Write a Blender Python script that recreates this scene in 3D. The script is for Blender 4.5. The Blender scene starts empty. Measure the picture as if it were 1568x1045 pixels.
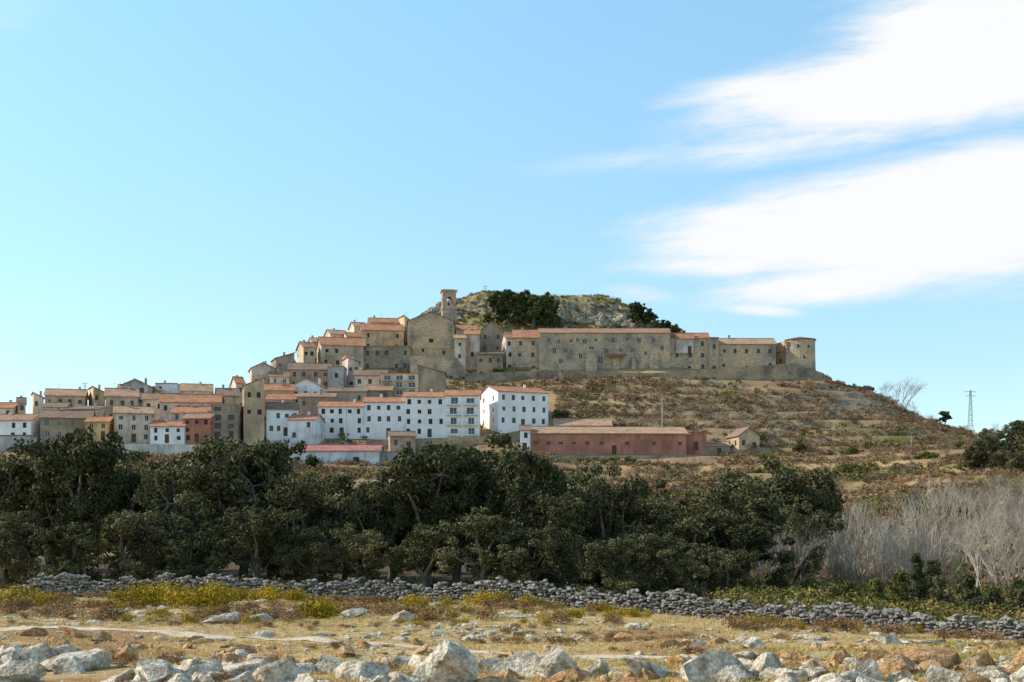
import bpy, math, numpy as np
from mathutils import Vector, Matrix
rs=np.random.RandomState(7)
F=2178.0; CZ=3.0
def wx(px,Y): return (px-784.0)/F*Y
def wz(py,Y): return CZ+(830.0-py)/F*Y
scene=bpy.context.scene
coll=scene.collection
# ------------------------------------------------ materials
MC={}
def N(nt,t,**k):
    n=nt.nodes.new(t)
    for a,b in k.items(): setattr(n,a,b)
    return n
def newmat(name):
    m=bpy.data.materials.new(name); m.use_nodes=True
    nt=m.node_tree; nt.nodes.clear()
    out=N(nt,'ShaderNodeOutputMaterial'); b=N(nt,'ShaderNodeBsdfPrincipled')
    nt.links.new(b.outputs[0],out.inputs[0])
    b.inputs['Specular IOR Level'].default_value=0.12
    return m,nt,b
def noise(nt,scale,detail=3,vec=None,rough=0.6):
    n=N(nt,'ShaderNodeTexNoise'); n.inputs['Scale'].default_value=scale; n.inputs['Detail'].default_value=detail
    n.inputs['Roughness'].default_value=rough
    if vec is None:
        g=N(nt,'ShaderNodeNewGeometry'); vec=g.outputs['Position']
    nt.links.new(vec,n.inputs['Vector']); return n.outputs['Fac']
def ramp(nt,fac,stops):
    r=N(nt,'ShaderNodeValToRGB'); e=r.color_ramp.elements
    while len(e)<len(stops): e.new(0.5)
    for i,(p,c) in enumerate(stops):
        e[i].position=p; e[i].color=(c[0],c[1],c[2],1)
    nt.links.new(fac,r.inputs[0]); return r.outputs[0]
def mix(nt,fac,a,b,mode='MIX'):
    m=N(nt,'ShaderNodeMix',data_type='RGBA',blend_type=mode)
    for s,v in ((0,fac),(6,a),(7,b)):
        if hasattr(v,'is_linked'): nt.links.new(v,m.inputs[s])
        elif s==0: m.inputs[0].default_value=v
        else: m.inputs[s].default_value=(v[0],v[1],v[2],1)
    return m.outputs[2]
def bump(nt,b,h,strength=0.4,dist=0.1):
    n=N(nt,'ShaderNodeBump'); n.inputs['Strength'].default_value=strength; n.inputs['Distance'].default_value=dist
    nt.links.new(h,n.inputs['Height']); nt.links.new(n.outputs[0],b.inputs['Normal'])
def matn(name,stops,scale,rough=0.9,bs=0.4,bd=0.1,scale2=None,spec=0.1,k2=.55):
    if name in MC: return MC[name]
    m,nt,b=newmat(name)
    f=noise(nt,scale); c=ramp(nt,f,stops)
    f2=noise(nt,scale2 or scale*6)
    c=mix(nt,k2,c,ramp(nt,f2,[(0.35,(0.45,0.45,0.45)),(0.65,(1.4,1.4,1.4))]),'MULTIPLY')
    nt.links.new(c,b.inputs['Base Color']); b.inputs['Roughness'].default_value=rough
    b.inputs['Specular IOR Level'].default_value=spec
    if bs: bump(nt,b,f2,bs,bd)
    MC[name]=m; return m
def sc(c,k): return tuple(x*k for x in c)
def plaster(name,c):
    if name in MC: return MC[name]
    m,nt,b=newmat(name)
    g=N(nt,'ShaderNodeNewGeometry'); mp=N(nt,'ShaderNodeMapping'); mp.inputs['Scale'].default_value=(1,1,0.18)
    nt.links.new(g.outputs['Position'],mp.inputs[0])
    f=noise(nt,0.9,4,mp.outputs[0]); f2=noise(nt,0.2,4)
    k=0.3 if c[0]>.8 else 1
    col=ramp(nt,f,[(0.3,sc(c,1-0.3*k)),(0.5,c),(0.75,sc(c,1.0+.12*k))])
    col=mix(nt,0.7*k+.1,col,ramp(nt,f2,[(0.38,(0.62,0.60,0.58)),(0.6,(1.15,1.12,1.08))]),'MULTIPLY')
    nt.links.new(col,b.inputs['Base Color']); b.inputs['Roughness'].default_value=0.9
    MC[name]=m; return m
def stonemat(name,c,scale=2.4):
    if name in MC: return MC[name]
    m,nt,b=newmat(name)
    g=N(nt,'ShaderNodeNewGeometry'); mp=N(nt,'ShaderNodeMapping'); mp.inputs['Scale'].default_value=(1,1,1.8)
    nt.links.new(g.outputs['Position'],mp.inputs[0])
    v=N(nt,'ShaderNodeTexVoronoi'); v.inputs['Scale'].default_value=scale; nt.links.new(mp.outputs[0],v.inputs['Vector'])
    bw=N(nt,'ShaderNodeRGBToBW'); nt.links.new(v.outputs['Color'],bw.inputs[0])
    col=ramp(nt,bw.outputs[0],[(0.1,sc(c,0.7)),(0.5,c),(0.9,sc(c,1.25))])
    col=mix(nt,0.9,col,ramp(nt,noise(nt,0.16,6,rough=.65),[(0.36,(0.52,0.53,0.56)),(0.5,(1,1,1)),(0.62,(1.4,1.25,1.05))]),'MULTIPLY')
    nt.links.new(col,b.inputs['Base Color']); b.inputs['Roughness'].default_value=0.95
    bump(nt,b,v.outputs['Distance'],0.5,0.08)
    MC[name]=m; return m
def flat(name,c,rough=0.6,spec=0.3):
    if name in MC: return MC[name]
    m,nt,b=newmat(name)
    col=mix(nt,0.5,c,ramp(nt,noise(nt,1.5),[(0.3,(0.7,0.7,0.7)),(0.7,(1.25,1.25,1.25))]),'MULTIPLY')
    nt.links.new(col,b.inputs['Base Color']); b.inputs['Roughness'].default_value=rough
    b.inputs['Specular IOR Level'].default_value=spec
    MC[name]=m; return m
def roofmat(name,c):
    if name in MC: return MC[name]
    m,nt,b=newmat(name)
    tc=N(nt,'ShaderNodeTexCoord')
    w=N(nt,'ShaderNodeTexWave'); w.inputs['Scale'].default_value=1.1; w.inputs['Distortion'].default_value=0.6
    nt.links.new(tc.outputs['Object'],w.inputs['Vector'])
    f=noise(nt,2.5,4); f2=noise(nt,0.35,3)
    col=ramp(nt,f,[(0.3,sc(c,0.6)),(0.5,c),(0.7,(c[0]*1.25,c[1]*1.35,c[2]*1.45))])
    col=mix(nt,0.7,col,ramp(nt,f2,[(0.35,(0.68,0.72,0.76)),(0.6,(1.12,1.07,1.05))]),'MULTIPLY')
    col=mix(nt,0.3,col,w.outputs['Color'],'MULTIPLY')
    nt.links.new(col,b.inputs['Base Color']); b.inputs['Roughness'].default_value=0.9
    bump(nt,b,w.outputs['Fac'],0.6,0.1)
    MC[name]=m; return m
PAL={'W':(0.87,0.85,0.82),'C':(0.68,0.56,0.42),'T':(0.54,0.42,0.30),'O':(0.64,0.48,0.31),'P':(0.62,0.49,0.40),
     'G':(0.47,0.44,0.41),'B':(0.48,0.21,0.145),'Y':(0.62,0.44,0.21),'L':(0.68,0.70,0.72),'D':(0.40,0.31,0.225),'K':(0.62,0.57,0.50)}
def wallmat(k):
    if k=='S': return stonemat('stone_wall_mat',(0.46,0.355,0.25))
    if k=='R': return stonemat('rubble_wall_mat',(0.34,0.265,0.185))
    return plaster('plaster_'+k,PAL[k])
ROOF=[roofmat('clay_tile_a',(0.58,0.275,0.15)),roofmat('clay_tile_b',(0.47,0.28,0.175)),roofmat('clay_tile_c',(0.60,0.37,0.225)),roofmat('clay_tile_d',(0.36,0.235,0.16))]
GLASS=flat('window_glass',(0.035,0.04,0.05),0.15,0.5)
GLASSB=flat('window_dark',(0.05,0.038,0.03),0.7)
FRAME=flat('window_frame_brown',(0.14,0.08,0.045)); FRAMEW=flat('window_frame_white',(0.6,0.6,0.58))
DOORM=flat('door_wood',(0.12,0.07,0.04))
METAL=flat('galvanised_metal',(0.35,0.36,0.37),0.5)
# ------------------------------------------------ mesh helpers
def mk(name,V,groups,mats,parent=None,smooth=False):
    me=bpy.data.meshes.new(name)
    V=np.asarray(V,dtype=np.float32); me.vertices.add(len(V)); me.vertices.foreach_set('co',V.ravel())
    ls=[];st=[];mi=[];o=0
    for Fa,m in groups:
        Fa=np.asarray(Fa,dtype=np.int32)
        if Fa.size==0: continue
        n,k=Fa.shape
        ls.append(Fa.ravel()); st.append(o+np.arange(n)*k)
        mi.append(np.full(n,m) if np.isscalar(m) else np.asarray(m)); o+=n*k
    ls=np.concatenate(ls);st=np.concatenate(st);mi=np.concatenate(mi)
    me.loops.add(len(ls)); me.loops.foreach_set('vertex_index',ls.astype(np.int32))
    me.polygons.add(len(st)); me.polygons.foreach_set('loop_start',st.astype(np.int32))
    me.polygons.foreach_set('material_index',mi.astype(np.int32))
    me.polygons.foreach_set('use_smooth',np.full(len(st),smooth))
    for m in mats: me.materials.append(m)
    me.update(calc_edges=True)
    ob=bpy.data.objects.new(name,me); coll.objects.link(ob)
    if parent: ob.parent=parent
    return ob
def empty(name,loc=(0,0,0),rz=0):
    e=bpy.data.objects.new(name,None); e.location=loc; e.rotation_euler=(0,0,rz); e.empty_display_size=0.5; coll.objects.link(e); return e
class B:
    def __init__(s): s.v=[];s.q=[];s.qm=[];s.t=[];s.tm=[]
    def quad(s,a,b,c,d,m=0):
        i=len(s.v); s.v+=[a,b,c,d]; s.q.append((i,i+1,i+2,i+3)); s.qm.append(m)
    def tri(s,a,b,c,m=0):
        i=len(s.v); s.v+=[a,b,c]; s.t.append((i,i+1,i+2)); s.tm.append(m)
    def box(s,x0,x1,y0,y1,z0,z1,m=0):
        p=[(x,y,z) for z in (z0,z1) for y in (y0,y1) for x in (x0,x1)]
        for f in ((0,2,3,1),(4,5,7,6),(0,1,5,4),(1,3,7,5),(3,2,6,7),(2,0,4,6)):
            s.quad(*[p[k] for k in f],m)
    def hexa(s,bot,top,m=0):
        s.quad(bot[3],bot[2],bot[1],bot[0],m); s.quad(*top,m)
        for i in range(4):
            j=(i+1)%4; s.quad(bot[i],bot[j],top[j],top[i],m)
    def make(s,name,mats,parent=None):
        return mk(name,s.v,[(s.q,np.array(s.qm)),(s.t,np.array(s.tm))],mats,parent)
def tubes(segs,n):
    S=np.asarray(segs,dtype=float); p0=S[:,0:3];p1=S[:,3:6];r0=S[:,6];r1=S[:,7]
    d=p1-p0; L=np.linalg.norm(d,axis=1,keepdims=True)+1e-9; d/=L
    up=np.where(np.abs(d[:,2:3])>0.9,np.array([[1.,0,0]]),np.array([[0,0,1.]]))
    a=np.cross(d,up); a/=np.linalg.norm(a,axis=1,keepdims=True); b=np.cross(d,a)
    V=[]
    for P,r in ((p0,r0),(p1,r1)):
        for k in range(n):
            t=2*math.pi*k/n; V.append(P+(a*math.cos(t)+b*math.sin(t))*r[:,None])
    V=np.stack(V,1)
    base=np.arange(len(S))[:,None]*(2*n)
    Fs=[np.concatenate([base+k,base+(k+1)%n,base+n+(k+1)%n,base+n+k],1) for k in range(n)]
    return V.reshape(-1,3),np.concatenate(Fs,0)
# ------------------------------------------------ noise + terrain
def hsh(ix,iy,seed):
    h=(ix.astype(np.int64)*374761393+iy.astype(np.int64)*668265263+seed*1442695041)&0xffffffff
    h=((h^(h>>13))*1274126177)&0xffffffff
    return ((h^(h>>16))&0xffff)/65535.0
def vn(x,y,seed=0):
    ix=np.floor(x);iy=np.floor(y);fx=x-ix;fy=y-iy;fx=fx*fx*(3-2*fx);fy=fy*fy*(3-2*fy)
    a=hsh(ix,iy,seed);b=hsh(ix+1,iy,seed);c=hsh(ix,iy+1,seed);d=hsh(ix+1,iy+1,seed)
    return (a*(1-fx)+b*fx)*(1-fy)+(c*(1-fx)+d*fx)*fy-0.5
def fbm(x,y,s,seed=0,o=4):
    r=0;a=1.0
    for i in range(o): r=r+a*vn(x/s*2**i,y/s*2**i,seed+i); a*=0.5
    return r
def ss(a,b,x):
    t=np.clip((x-a)/(b-a),0,1); return t*t*(3-2*t)
rows=[(-300,[(0,0)]),(25,[(-100,0),(100,0)]),
(60,[(-40,.1),(0,0),(12,-.5),(22,-1.25),(60,-2)]),
(80,[(-60,.3),(-28,0),(0,-.3),(20,-1.6),(60,-2.5)]),
(105,[(-60,.3),(0,-.5),(20,-1.2),(30,-1.5),(80,-1)]),
(150,[(-80,2),(0,1),(30,-1),(54,1.6),(110,8)]),
(200,[(-100,8),(0,6),(43,5.7),(72,8.5),(120,16)])]
rp=[(240,[(0,775),(800,775),(1250,768),(1400,748),(1568,728),(1700,705),(2200,680)]),
(260,[(0,760),(800,765),(1250,758),(1400,732),(1500,708),(1568,692),(1700,675),(2200,640)]),
(300,[(0,735),(800,735),(1050,735),(1250,728),(1400,713),(1500,697),(1568,692),(1700,690)]),
(345,[(-300,700),(0,692),(400,700),(620,706),(800,698),(1050,699),(1200,693),(1350,685),(1450,680),(1568,686),(1800,710)]),
(362,[(-300,690),(0,674),(400,676),(620,676),(740,674),(850,672),(1050,672),(1200,672),(1350,670),(1450,668),(1568,690),(1800,720)]),
(380,[(-300,690),(0,658),(200,650),(400,642),(600,650),(740,650),(850,634),(1050,642),(1250,650),(1380,652),(1450,660),(1568,692),(1800,740)]),
(400,[(-300,690),(0,648),(200,630),(400,614),(500,607),(600,612),(700,612),(850,602),(1050,612),(1250,618),(1330,630),(1400,648),(1470,663),(1568,700),(1800,760)]),
(420,[(-300,700),(0,655),(150,624),(300,608),(400,592),(500,582),(600,582),(700,585),(820,579),(1050,585),(1250,588),(1300,598),(1345,608),(1400,640),(1470,658),(1568,700),(1800,780)]),
(435,[(-300,720),(0,670),(150,640),(300,620),(400,582),(500,560),(600,552),(700,565),(820,564),(1050,564),(1250,570),(1290,588),(1325,591),(1345,603),(1400,636),(1470,660),(1568,705),(1800,800)]),
(455,[(-300,750),(150,660),(300,640),(400,590),(450,560),(500,540),(600,528),(700,532),(800,528),(1050,540),(1180,560),(1250,590),(1320,600),(1400,660),(1568,720),(1800,800)]),
(466,[(0,750),(300,680),(450,600),(500,560),(600,524),(650,508),(700,502),(800,503),(900,508),(1000,512),(1050,526),(1150,570),(1250,620),(1400,700),(1700,800)]),
(474,[(0,760),(300,690),(450,605),(520,570),(600,524),(642,502),(665,488),(700,486),(760,484),(850,490),(930,496),(1000,504),(1050,526),(1150,575),(1250,630),(1400,710),(1700,800)]),
(479,[(0,765),(300,695),(480,605),(560,560),(610,526),(646,492),(665,478),(700,470),(750,464),(800,466),(850,478),(920,484),(952,486),(985,488),(997,500),(1050,530),(1150,590),(1250,640),(1700,830)]),
(484,[(0,775),(300,700),(500,608),(600,533),(647,482),(667,470),(700,462),(725,454),(750,450),(800,453),(850,457),(920,458),(940,463),(960,470),(985,480),(1000,497),(1050,530),(1150,595),(1250,650),(1700,830)]),
(490,[(0,780),(300,705),(500,610),(600,536),(648,480),(668,468),(700,458),(725,451),(750,447),(800,451),(850,454),(920,453),(940,456),(960,467),(985,478),(1000,496),(1050,530),(1150,595),(1250,650),(1700,830)]),
(502,[(0,800),(400,700),(600,545),(645,484),(700,466),(750,452),(850,457),(920,456),(950,466),(985,490),(1005,510),(1100,600),(1300,700),(1700,830)])]
RT=[(y,np.array([a for a,b in r],float),np.array([b for a,b in r],float)) for y,r in rows]
for y,r in rp:
    RT.append((y,np.array([wx(a,y) for a,b in r]),np.array([wz(b,y) for a,b in r])))
RT+= [(545,np.array([0.]),np.array([25.])),(700,np.array([0.]),np.array([-5.])),(6000,np.array([0.]),np.array([-30.]))]
RY=np.array([r[0] for r in RT],float)
def H(x,y,detail=True):
    x=np.asarray(x,float);y=np.asarray(y,float); x,y=np.broadcast_arrays(x,y)
    Z=np.stack([np.interp(x,r[1],r[2]) for r in RT])
    i=np.clip(np.searchsorted(RY,y,side='right')-1,0,len(RY)-2)
    t=np.clip((y-RY[i])/(RY[i+1]-RY[i]),0,1)
    za=np.take_along_axis(Z,i[None],0)[0]; zb=np.take_along_axis(Z,(i+1)[None],0)[0]
    z=za*(1-t)+zb*t
    near=1-ss(90,130,y)
    z=z+near*(fbm(x,y,6,3)*0.28+fbm(x,y,1.2,9,3)*0.10)
    far=ss(120,200,y)*(1-ss(440,460,y))
    z=z+far*fbm(x,y,22,5)*1.6
    px=x/np.maximum(y,1)*F+784
    m=ss(195,260,y)*(1-ss(425,431,y))*ss(820,870,px+ (y<330)*400)
    s=3.0; zz=z+fbm(x,y,60,11,2)*2.2; q=zz/s; fl=np.floor(q); fr=q-fl
    zt=(fl+0.25*fr/0.8*(fr<0.8)+(fr>=0.8)*(0.25+0.75*(fr-0.8)/0.2))*s-(zz-z)
    m=m*(0.45+0.5*ss(-0.3,0.1,fbm(x,y,35,31,2)))
    z=z*(1-m)+zt*m
    c=ss(464,469,y)*(1-ss(486,494,y))
    z=z+c*(fbm(x,y,9,21)*2.0+np.abs(fbm(x,y*.6,2.4,25,3))*1.3-0.8)
    return z
def axis(parts):
    o=[]
    for a,b,n in parts: o+=list(np.linspace(a,b,n,endpoint=False))
    return np.array(o+[parts[-1][1]])
xs=axis([(-6000,-400,14),(-400,-200,30),(-200,-45,130),(-45,60,240),(60,225,130),(225,420,30),(420,6000,14)])
ys=axis([(-400,20,20),(20,95,190),(95,190,50),(190,330,80),(330,462,150),(462,500,90),(500,560,25),(560,6000,20)])
X,Y=np.meshgrid(xs,ys); Zt=H(X,Y)
nx,ny=len(xs),len(ys)
V=np.stack([X,Y,Zt],-1).reshape(-1,3)
I=np.arange(nx*ny).reshape(ny,nx)
Fq=np.stack([I[:-1,:-1],I[:-1,1:],I[1:,1:],I[1:,:-1]],-1).reshape(-1,4)
gx,gy=X.ravel(),Y.ravel()
def lerp(a,b,t): return a*(1-t[:,None])+np.array(b)[None]*t[:,None]
col=np.tile(np.array([0.53,0.365,0.165]),(len(gx),1))
col=lerp(col,(0.34,0.27,0.08),ss(0.05,0.4,fbm(gx,gy,9,41)))
col=lerp(col,(0.37,0.20,0.095),ss(0.08,0.35,fbm(gx,gy,5,47))*0.8)
col=lerp(col,(0.62,0.48,0.29),ss(0.15,0.4,fbm(gx,gy,3.5,53))*0.8)
hc=np.tile(np.array([0.34,0.225,0.125]),(len(gx),1))
hc=lerp(hc,(0.19,0.17,0.055),ss(0.05,0.45,fbm(gx,gy,26,61)))
hc=lerp(hc,(0.46,0.32,0.16),ss(0.05,0.35,fbm(gx,gy,17,67)))
hc=lerp(hc,(0.34,0.27,0.11),ss(450,468,gy)*0.85)
hc=lerp(hc,(0.31,0.28,0.095),ss(215,240,gy)*(1-ss(268,290,gy))*ss(50,75,gx)*ss(-.3,.2,fbm(gx,gy,12,77)))
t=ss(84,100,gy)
belt=ss(82,90,gy+ (gx*.35))*(1-ss(135,160,gy))*(1-ss(24,34,gx))
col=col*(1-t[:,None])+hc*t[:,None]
col=lerp(col,(0.10,0.075,0.045),belt*.9)  # ground colour turned darker brown across the tree belt
tm,nt,b=newmat('terrain_mat')
at=N(nt,'ShaderNodeAttribute'); at.attribute_name='Col'
g=N(nt,'ShaderNodeNewGeometry'); sp=N(nt,'ShaderNodeSeparateXYZ'); nt.links.new(g.outputs['True Normal'],sp.inputs[0])
nf=noise(nt,2.2,6,rough=0.72)
c=mix(nt,0.7,at.outputs['Color'],ramp(nt,nf,[(0.3,(0.5,0.5,0.45)),(0.5,(1,1,1)),(0.72,(1.4,1.38,1.3))]),'MULTIPLY')
rk=ramp(nt,noise(nt,0.4,6,rough=0.75),[(0.34,(0.10,0.08,0.055)),(0.5,(0.27,0.215,0.155)),(0.64,(0.44,0.365,0.27))])
mr=N(nt,'ShaderNodeMapRange'); mr.inputs[1].default_value=0.74; mr.inputs[2].default_value=0.56; nt.links.new(sp.outputs[2],mr.inputs[0])
c=mix(nt,mr.outputs[0],c,rk)
nt.links.new(c,b.inputs['Base Color']); b.inputs['Roughness'].default_value=1; b.inputs['Specular IOR Level'].default_value=.05
bump(nt,b,nf,0.8,0.3)
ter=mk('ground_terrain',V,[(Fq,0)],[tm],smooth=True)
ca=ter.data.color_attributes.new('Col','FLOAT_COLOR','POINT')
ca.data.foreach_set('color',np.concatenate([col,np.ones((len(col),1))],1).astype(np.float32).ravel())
# ------------------------------------------------ house builder
def facade(bd,gb,w,z0,z1,ops,xf,fm):
    xb=sorted({0,w}|{round(v,3) for o in ops for v in o[:2]}); zb=sorted({z0,z1}|{round(v,3) for o in ops for v in o[2:4]})
    def inside(x,z):
        return any(o[0]<x<o[1] and o[2]<z<o[3] for o in ops)
    for i in range(len(xb)-1):
        for j in range(len(zb)-1):
            if not inside((xb[i]+xb[i+1])/2,(zb[j]+zb[j+1])/2):
                bd.quad(xf(xb[i],0,zb[j]),xf(xb[i+1],0,zb[j]),xf(xb[i+1],0,zb[j+1]),xf(xb[i],0,zb[j+1]))
    for (a,b_,c,d,k) in ops:
        D=0.28
        bd.quad(xf(a,0,c),xf(a,D,c),xf(a,D,d),xf(a,0,d)); bd.quad(xf(b_,D,c),xf(b_,0,c),xf(b_,0,d),xf(b_,D,d))
        bd.quad(xf(a,0,d),xf(a,D,d),xf(b_,D,d),xf(b_,0,d)); bd.quad(xf(a,D,c),xf(a,0,c),xf(b_,0,c),xf(b_,D,c))
        m=0 if k!='d' else 2
        gb.quad(xf(a,D,c),xf(b_,D,c),xf(b_,D,d),xf(a,D,d),m)
        if k=='w':
            xm=(a+b_)/2
            for (p,q,r,s) in ((xm-.05,xm+.05,c,d),(a,a+.08,c,d),(b_-.08,b_,c,d),(a+.08,b_-.08,d-.08,d),(a+.08,b_-.08,c,c+.08)):
                gb.quad(xf(p,D-.05,r),xf(q,D-.05,r),xf(q,D-.05,s),xf(p,D-.05,s),1)
def slab(bd,p,th,m=0):
    bot=[(x,y,z-th) for x,y,z in p]; bd.hexa(bot,p,m)
hr=np.random.RandomState(11)
def ops_grid(w,h,rw,cl,ww=0.95,wh=1.3,door=False,drop=0.12,top=0.9):
    o=[]
    if rw<1 or cl<1: return o
    fh=(h-0.3)/rw
    for j in range(rw):
        for i in range(cl):
            if hr.rand()<drop: continue
            xc=w*(i+0.5)/cl+hr.uniform(-.2,.2); zc=0.2+fh*(j+0.5)+0.1
            a=min(ww/2,w/cl*0.35)*hr.uniform(.8,1.05); hh=min(wh/2,fh*0.32)*hr.choice([1,1,1,.75])
            if j==0 and door and i==cl//2:
                o.append((xc-.55,xc+.55,0.02,min(2.2,h-.6),'d')); continue
            o.append((xc-a,xc+a,zc-hh,zc+hh,'w'))
    return [(round(a,3),round(b_,3),round(c,3),round(d,3),k) for a,b_,c,d,k in o if a>0.15 and b_<w-0.15]
def house(name,x0,x1,eave,base,Yd,roof='p',rh=8,colk='C',rw=2,cl=3,yaw=0,dep=8,rm=None,found=6,chim=1,frame=None,ww=1.0,wh=1.35,drop=0.12,door=True,ops=None):
    ya=math.radians(yaw); sn=math.sin(ya)
    full=(x1-x0)/F*Yd
    dep=min(dep,full*.55/max(abs(sn),.01)) if abs(yaw)>3 else dep
    w=(full-dep*abs(sn))/math.cos(ya)
    w=max(w,2.0)
    h=(base-eave)/F*Yd
    e=empty(name,(wx((x0+x1)/2,Yd)+dep*sn/2,Yd,wz(base,Yd)),ya)
    W=w/2; bd=B();gb=B();rb=B()
    if rm is None: rm=ROOF[hr.randint(4)]
    rr=rh/F*Yd+0.65
    fo=ops_grid(w,h,rw,cl,ww,wh,door,drop) if ops is None else ops
    facade(bd,gb,w,-found,h,fo,lambda x,d,z:(x-W,d,z),0)
    so=ops_grid(dep,h,rw,2,min(ww,1),wh,False,0.4) if rw else []
    facade(bd,gb,dep,-found,h,so,lambda x,d,z:(-W+d,dep-x,z),0)
    facade(bd,gb,dep,-found,h,so,lambda x,d,z:(W-d,x,z),0)
    facade(bd,gb,w,-found,h,[],lambda x,d,z:(W-x,dep-d,z),0)
    ov=0.35;th=0.16
    if roof=='p':
        bd.tri((-W,dep,h),(-W,0,h),(-W,dep/2,h+rr)); bd.tri((W,0,h),(W,dep,h),(W,dep/2,h+rr))
        k=rr/(dep/2); z_=h-ov*k+th
        slab(rb,[(-W-ov,-ov,z_),(W+ov,-ov,z_),(W+ov,dep/2,h+rr+th),(-W-ov,dep/2,h+rr+th)],th)
        slab(rb,[(W+ov,dep+ov,z_),(-W-ov,dep+ov,z_),(-W-ov,dep/2,h+rr+th),(W+ov,dep/2,h+rr+th)],th)
        rb.box(-W-ov,W+ov,dep/2-.15,dep/2+.15,h+rr+th-.03,h+rr+th+.1)
    elif roof=='e':
        bd.tri((-W,0,h),(W,0,h),(0,0,h+rr)); bd.tri((W,dep,h),(-W,dep,h),(0,dep,h+rr))
        k=rr/W; z_=h-ov*k+th
        slab(rb,[(-W-ov,dep+ov,z_),(-W-ov,-ov,z_),(0,-ov,h+rr+th),(0,dep+ov,h+rr+th)],th)
        slab(rb,[(W+ov,-ov,z_),(W+ov,dep+ov,z_),(0,dep+ov,h+rr+th),(0,-ov,h+rr+th)],th)
        rb.box(-.15,.15,-ov,dep+ov,h+rr+th-.03,h+rr+th+.1)
    elif roof=='m':
        bd.tri((-W,dep,h),(-W,0,h),(-W,dep,h+rr)); bd.tri((W,0,h),(W,dep,h),(W,dep,h+rr))
        bd.quad((W,dep,h),(-W,dep,h),(-W,dep,h+rr),(W,dep,h+rr))
        k=rr/dep; slab(rb,[(-W-ov,-ov,h-ov*k+th),(W+ov,-ov,h-ov*k+th),(W+ov,dep+ov,h+rr+ov*k+th),(-W-ov,dep+ov,h+rr+ov*k+th)],th)
    elif roof in('l','r'):
        a,b_=(rr,0) if roof=='l' else (0,rr)
        hi=-W if roof=='l' else W
        bd.tri((-W,0,h),(W,0,h),(hi,0,h+rr)); bd.tri((W,dep,h),(-W,dep,h),(hi,dep,h+rr))
        if roof=='l': bd.quad((-W,dep,h),(-W,0,h),(-W,0,h+rr),(-W,dep,h+rr))
        else: bd.quad((W,0,h),(W,dep,h),(W,dep,h+rr),(W,0,h+rr))
        slab(rb,[(-W-ov,-ov,h+a+th),(W+ov,-ov,h+b_+th),(W+ov,dep+ov,h+b_+th),(-W-ov,dep+ov,h+a+th)],th)
    elif roof=='f':
        rb.box(-W-.15,W+.15,-.15,dep+.15,h+.002,h+.28)
    for c_ in range(chim):
        cx=hr.uniform(-W*.7,W*.7); cy=dep*hr.uniform(.4,.6)
        top=h+(rr if roof in 'pelrm' else 0.3)+hr.uniform(.4,.9)
        bd.box(cx-.3,cx+.3,cy-.25,cy+.25,h-.5,top); rb.box(cx-.38,cx+.38,cy-.33,cy+.33,top+.12,top+.2)
        bd.box(cx-.2,cx+.2,cy-.15,cy+.15,top+.001,top+.118)
    if rw and hr.rand()<.4:
        cx=hr.uniform(-W*.6,W*.6); zt=h+rr
        for q in ((cx-.03,cx+.03,zt-.5,zt+1.6),(cx-.4,cx+.4,zt+1.4,zt+1.45)): gb.box(q[0],q[1],dep*.5-.03,dep*.5+.03,q[2],q[3],0)
    bd.make('walls',[wallmat(colk)],e); rb.make('roof',[rm],e)
    if gb.q: gb.make('windows',[GLASS if hr.rand()<.6 else GLASSB,frame or (FRAMEW if hr.rand()<.25 else FRAME),DOORM],e)
    return e,W,h
hs=house; n='village_house'
hs('white_house',-8,54,644,676,356,'p',7,'W',2,3,-6,9)
hs('stone_house',54,138,640,676,356,'p',9,'D',2,4,10,9,ROOF[3])
hs('yellow_house',131,166,646,674,354,'p',5,'Y',2,2,0,8)
hs(n,163,232,633,678,353,'p',8,'P',3,3,14,9)
hs('white_house',230,282,653,679,351,'p',5,'W',2,3,0,7)
hs('brick_house',280,326,641,678,352,'p',5,'B',3,3,-5,8)
hs(n,323,364,620,674,355,'f',4,'D',4,2,0,8,ww=1.8)
hs(n,362,404,592,672,358,'r',10,'O',3,2,12,9,ROOF[1])
hs('white_house',402,456,627,668,360,'p',8,'W',2,4,8,8)
hs('white_house',440,490,643,676,354,'p',5,'L',2,2,-8,8)
hs(n,0,46,668,700,345,'f',4,'G',1,1,0,5,chim=0)
hs(n,-10,20,625,658,376,'p',6,'C',2,2,0,8)
hs(n,16,38,617,650,378,'p',5,'O',2,1,20,8)
hs(n,36,66,610,645,382,'l',5,'C',2,2,22,9)
hs(n,60,128,606,645,384,'p',8,'T',2,4,12,9,ROOF[2])
hs(n,62,100,624,655,372,'p',5,'C',2,2,5,8)
hs(n,100,150,627,655,370,'m',5,'G',2,3,0,8)
hs(n,124,160,602,646,386,'l',6,'O',3,2,25,9)
hs(n,150,210,607,650,380,'p',10,'T',2,3,15,9,ROOF[2])
hs(n,186,226,590,640,392,'e',5,'G',3,2,0,9,ROOF[3],ww=1.6)
hs(n,212,272,612,655,372,'p',7,'C',2,3,8,8)
hs(n,238,270,588,620,400,'f',3,'L',2,2,0,8,chim=1)
hs(n,268,324,599,640,388,'p',9,'C',2,4,12,9,ROOF[2])
hs(n,240,336,616,655,366,'p',10,'P',2,5,6,9,ROOF[0])
hs('white_house',262,330,632,660,360,'p',6,'K',2,4,-3,6)
hs('stone_house',320,366,606,650,374,'p',9,'T',2,2,15,9)
hs(n,334,356,604,640,382,'f',3,'L',2,1,0,6,chim=0)
hs(n,348,374,587,630,398,'p',7,'C',2,1,25,8)
hs(n,170,196,596,630,397,'p',5,'C',2,1,20,8,ROOF[2])
hs(n,226,246,598,625,398,'p',4,'T',2,1,15,8,ROOF[1])
hs(n,372,420,564,606,404,'e',5,'P',1,2,15,10,ROOF[3],drop=.5)
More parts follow.
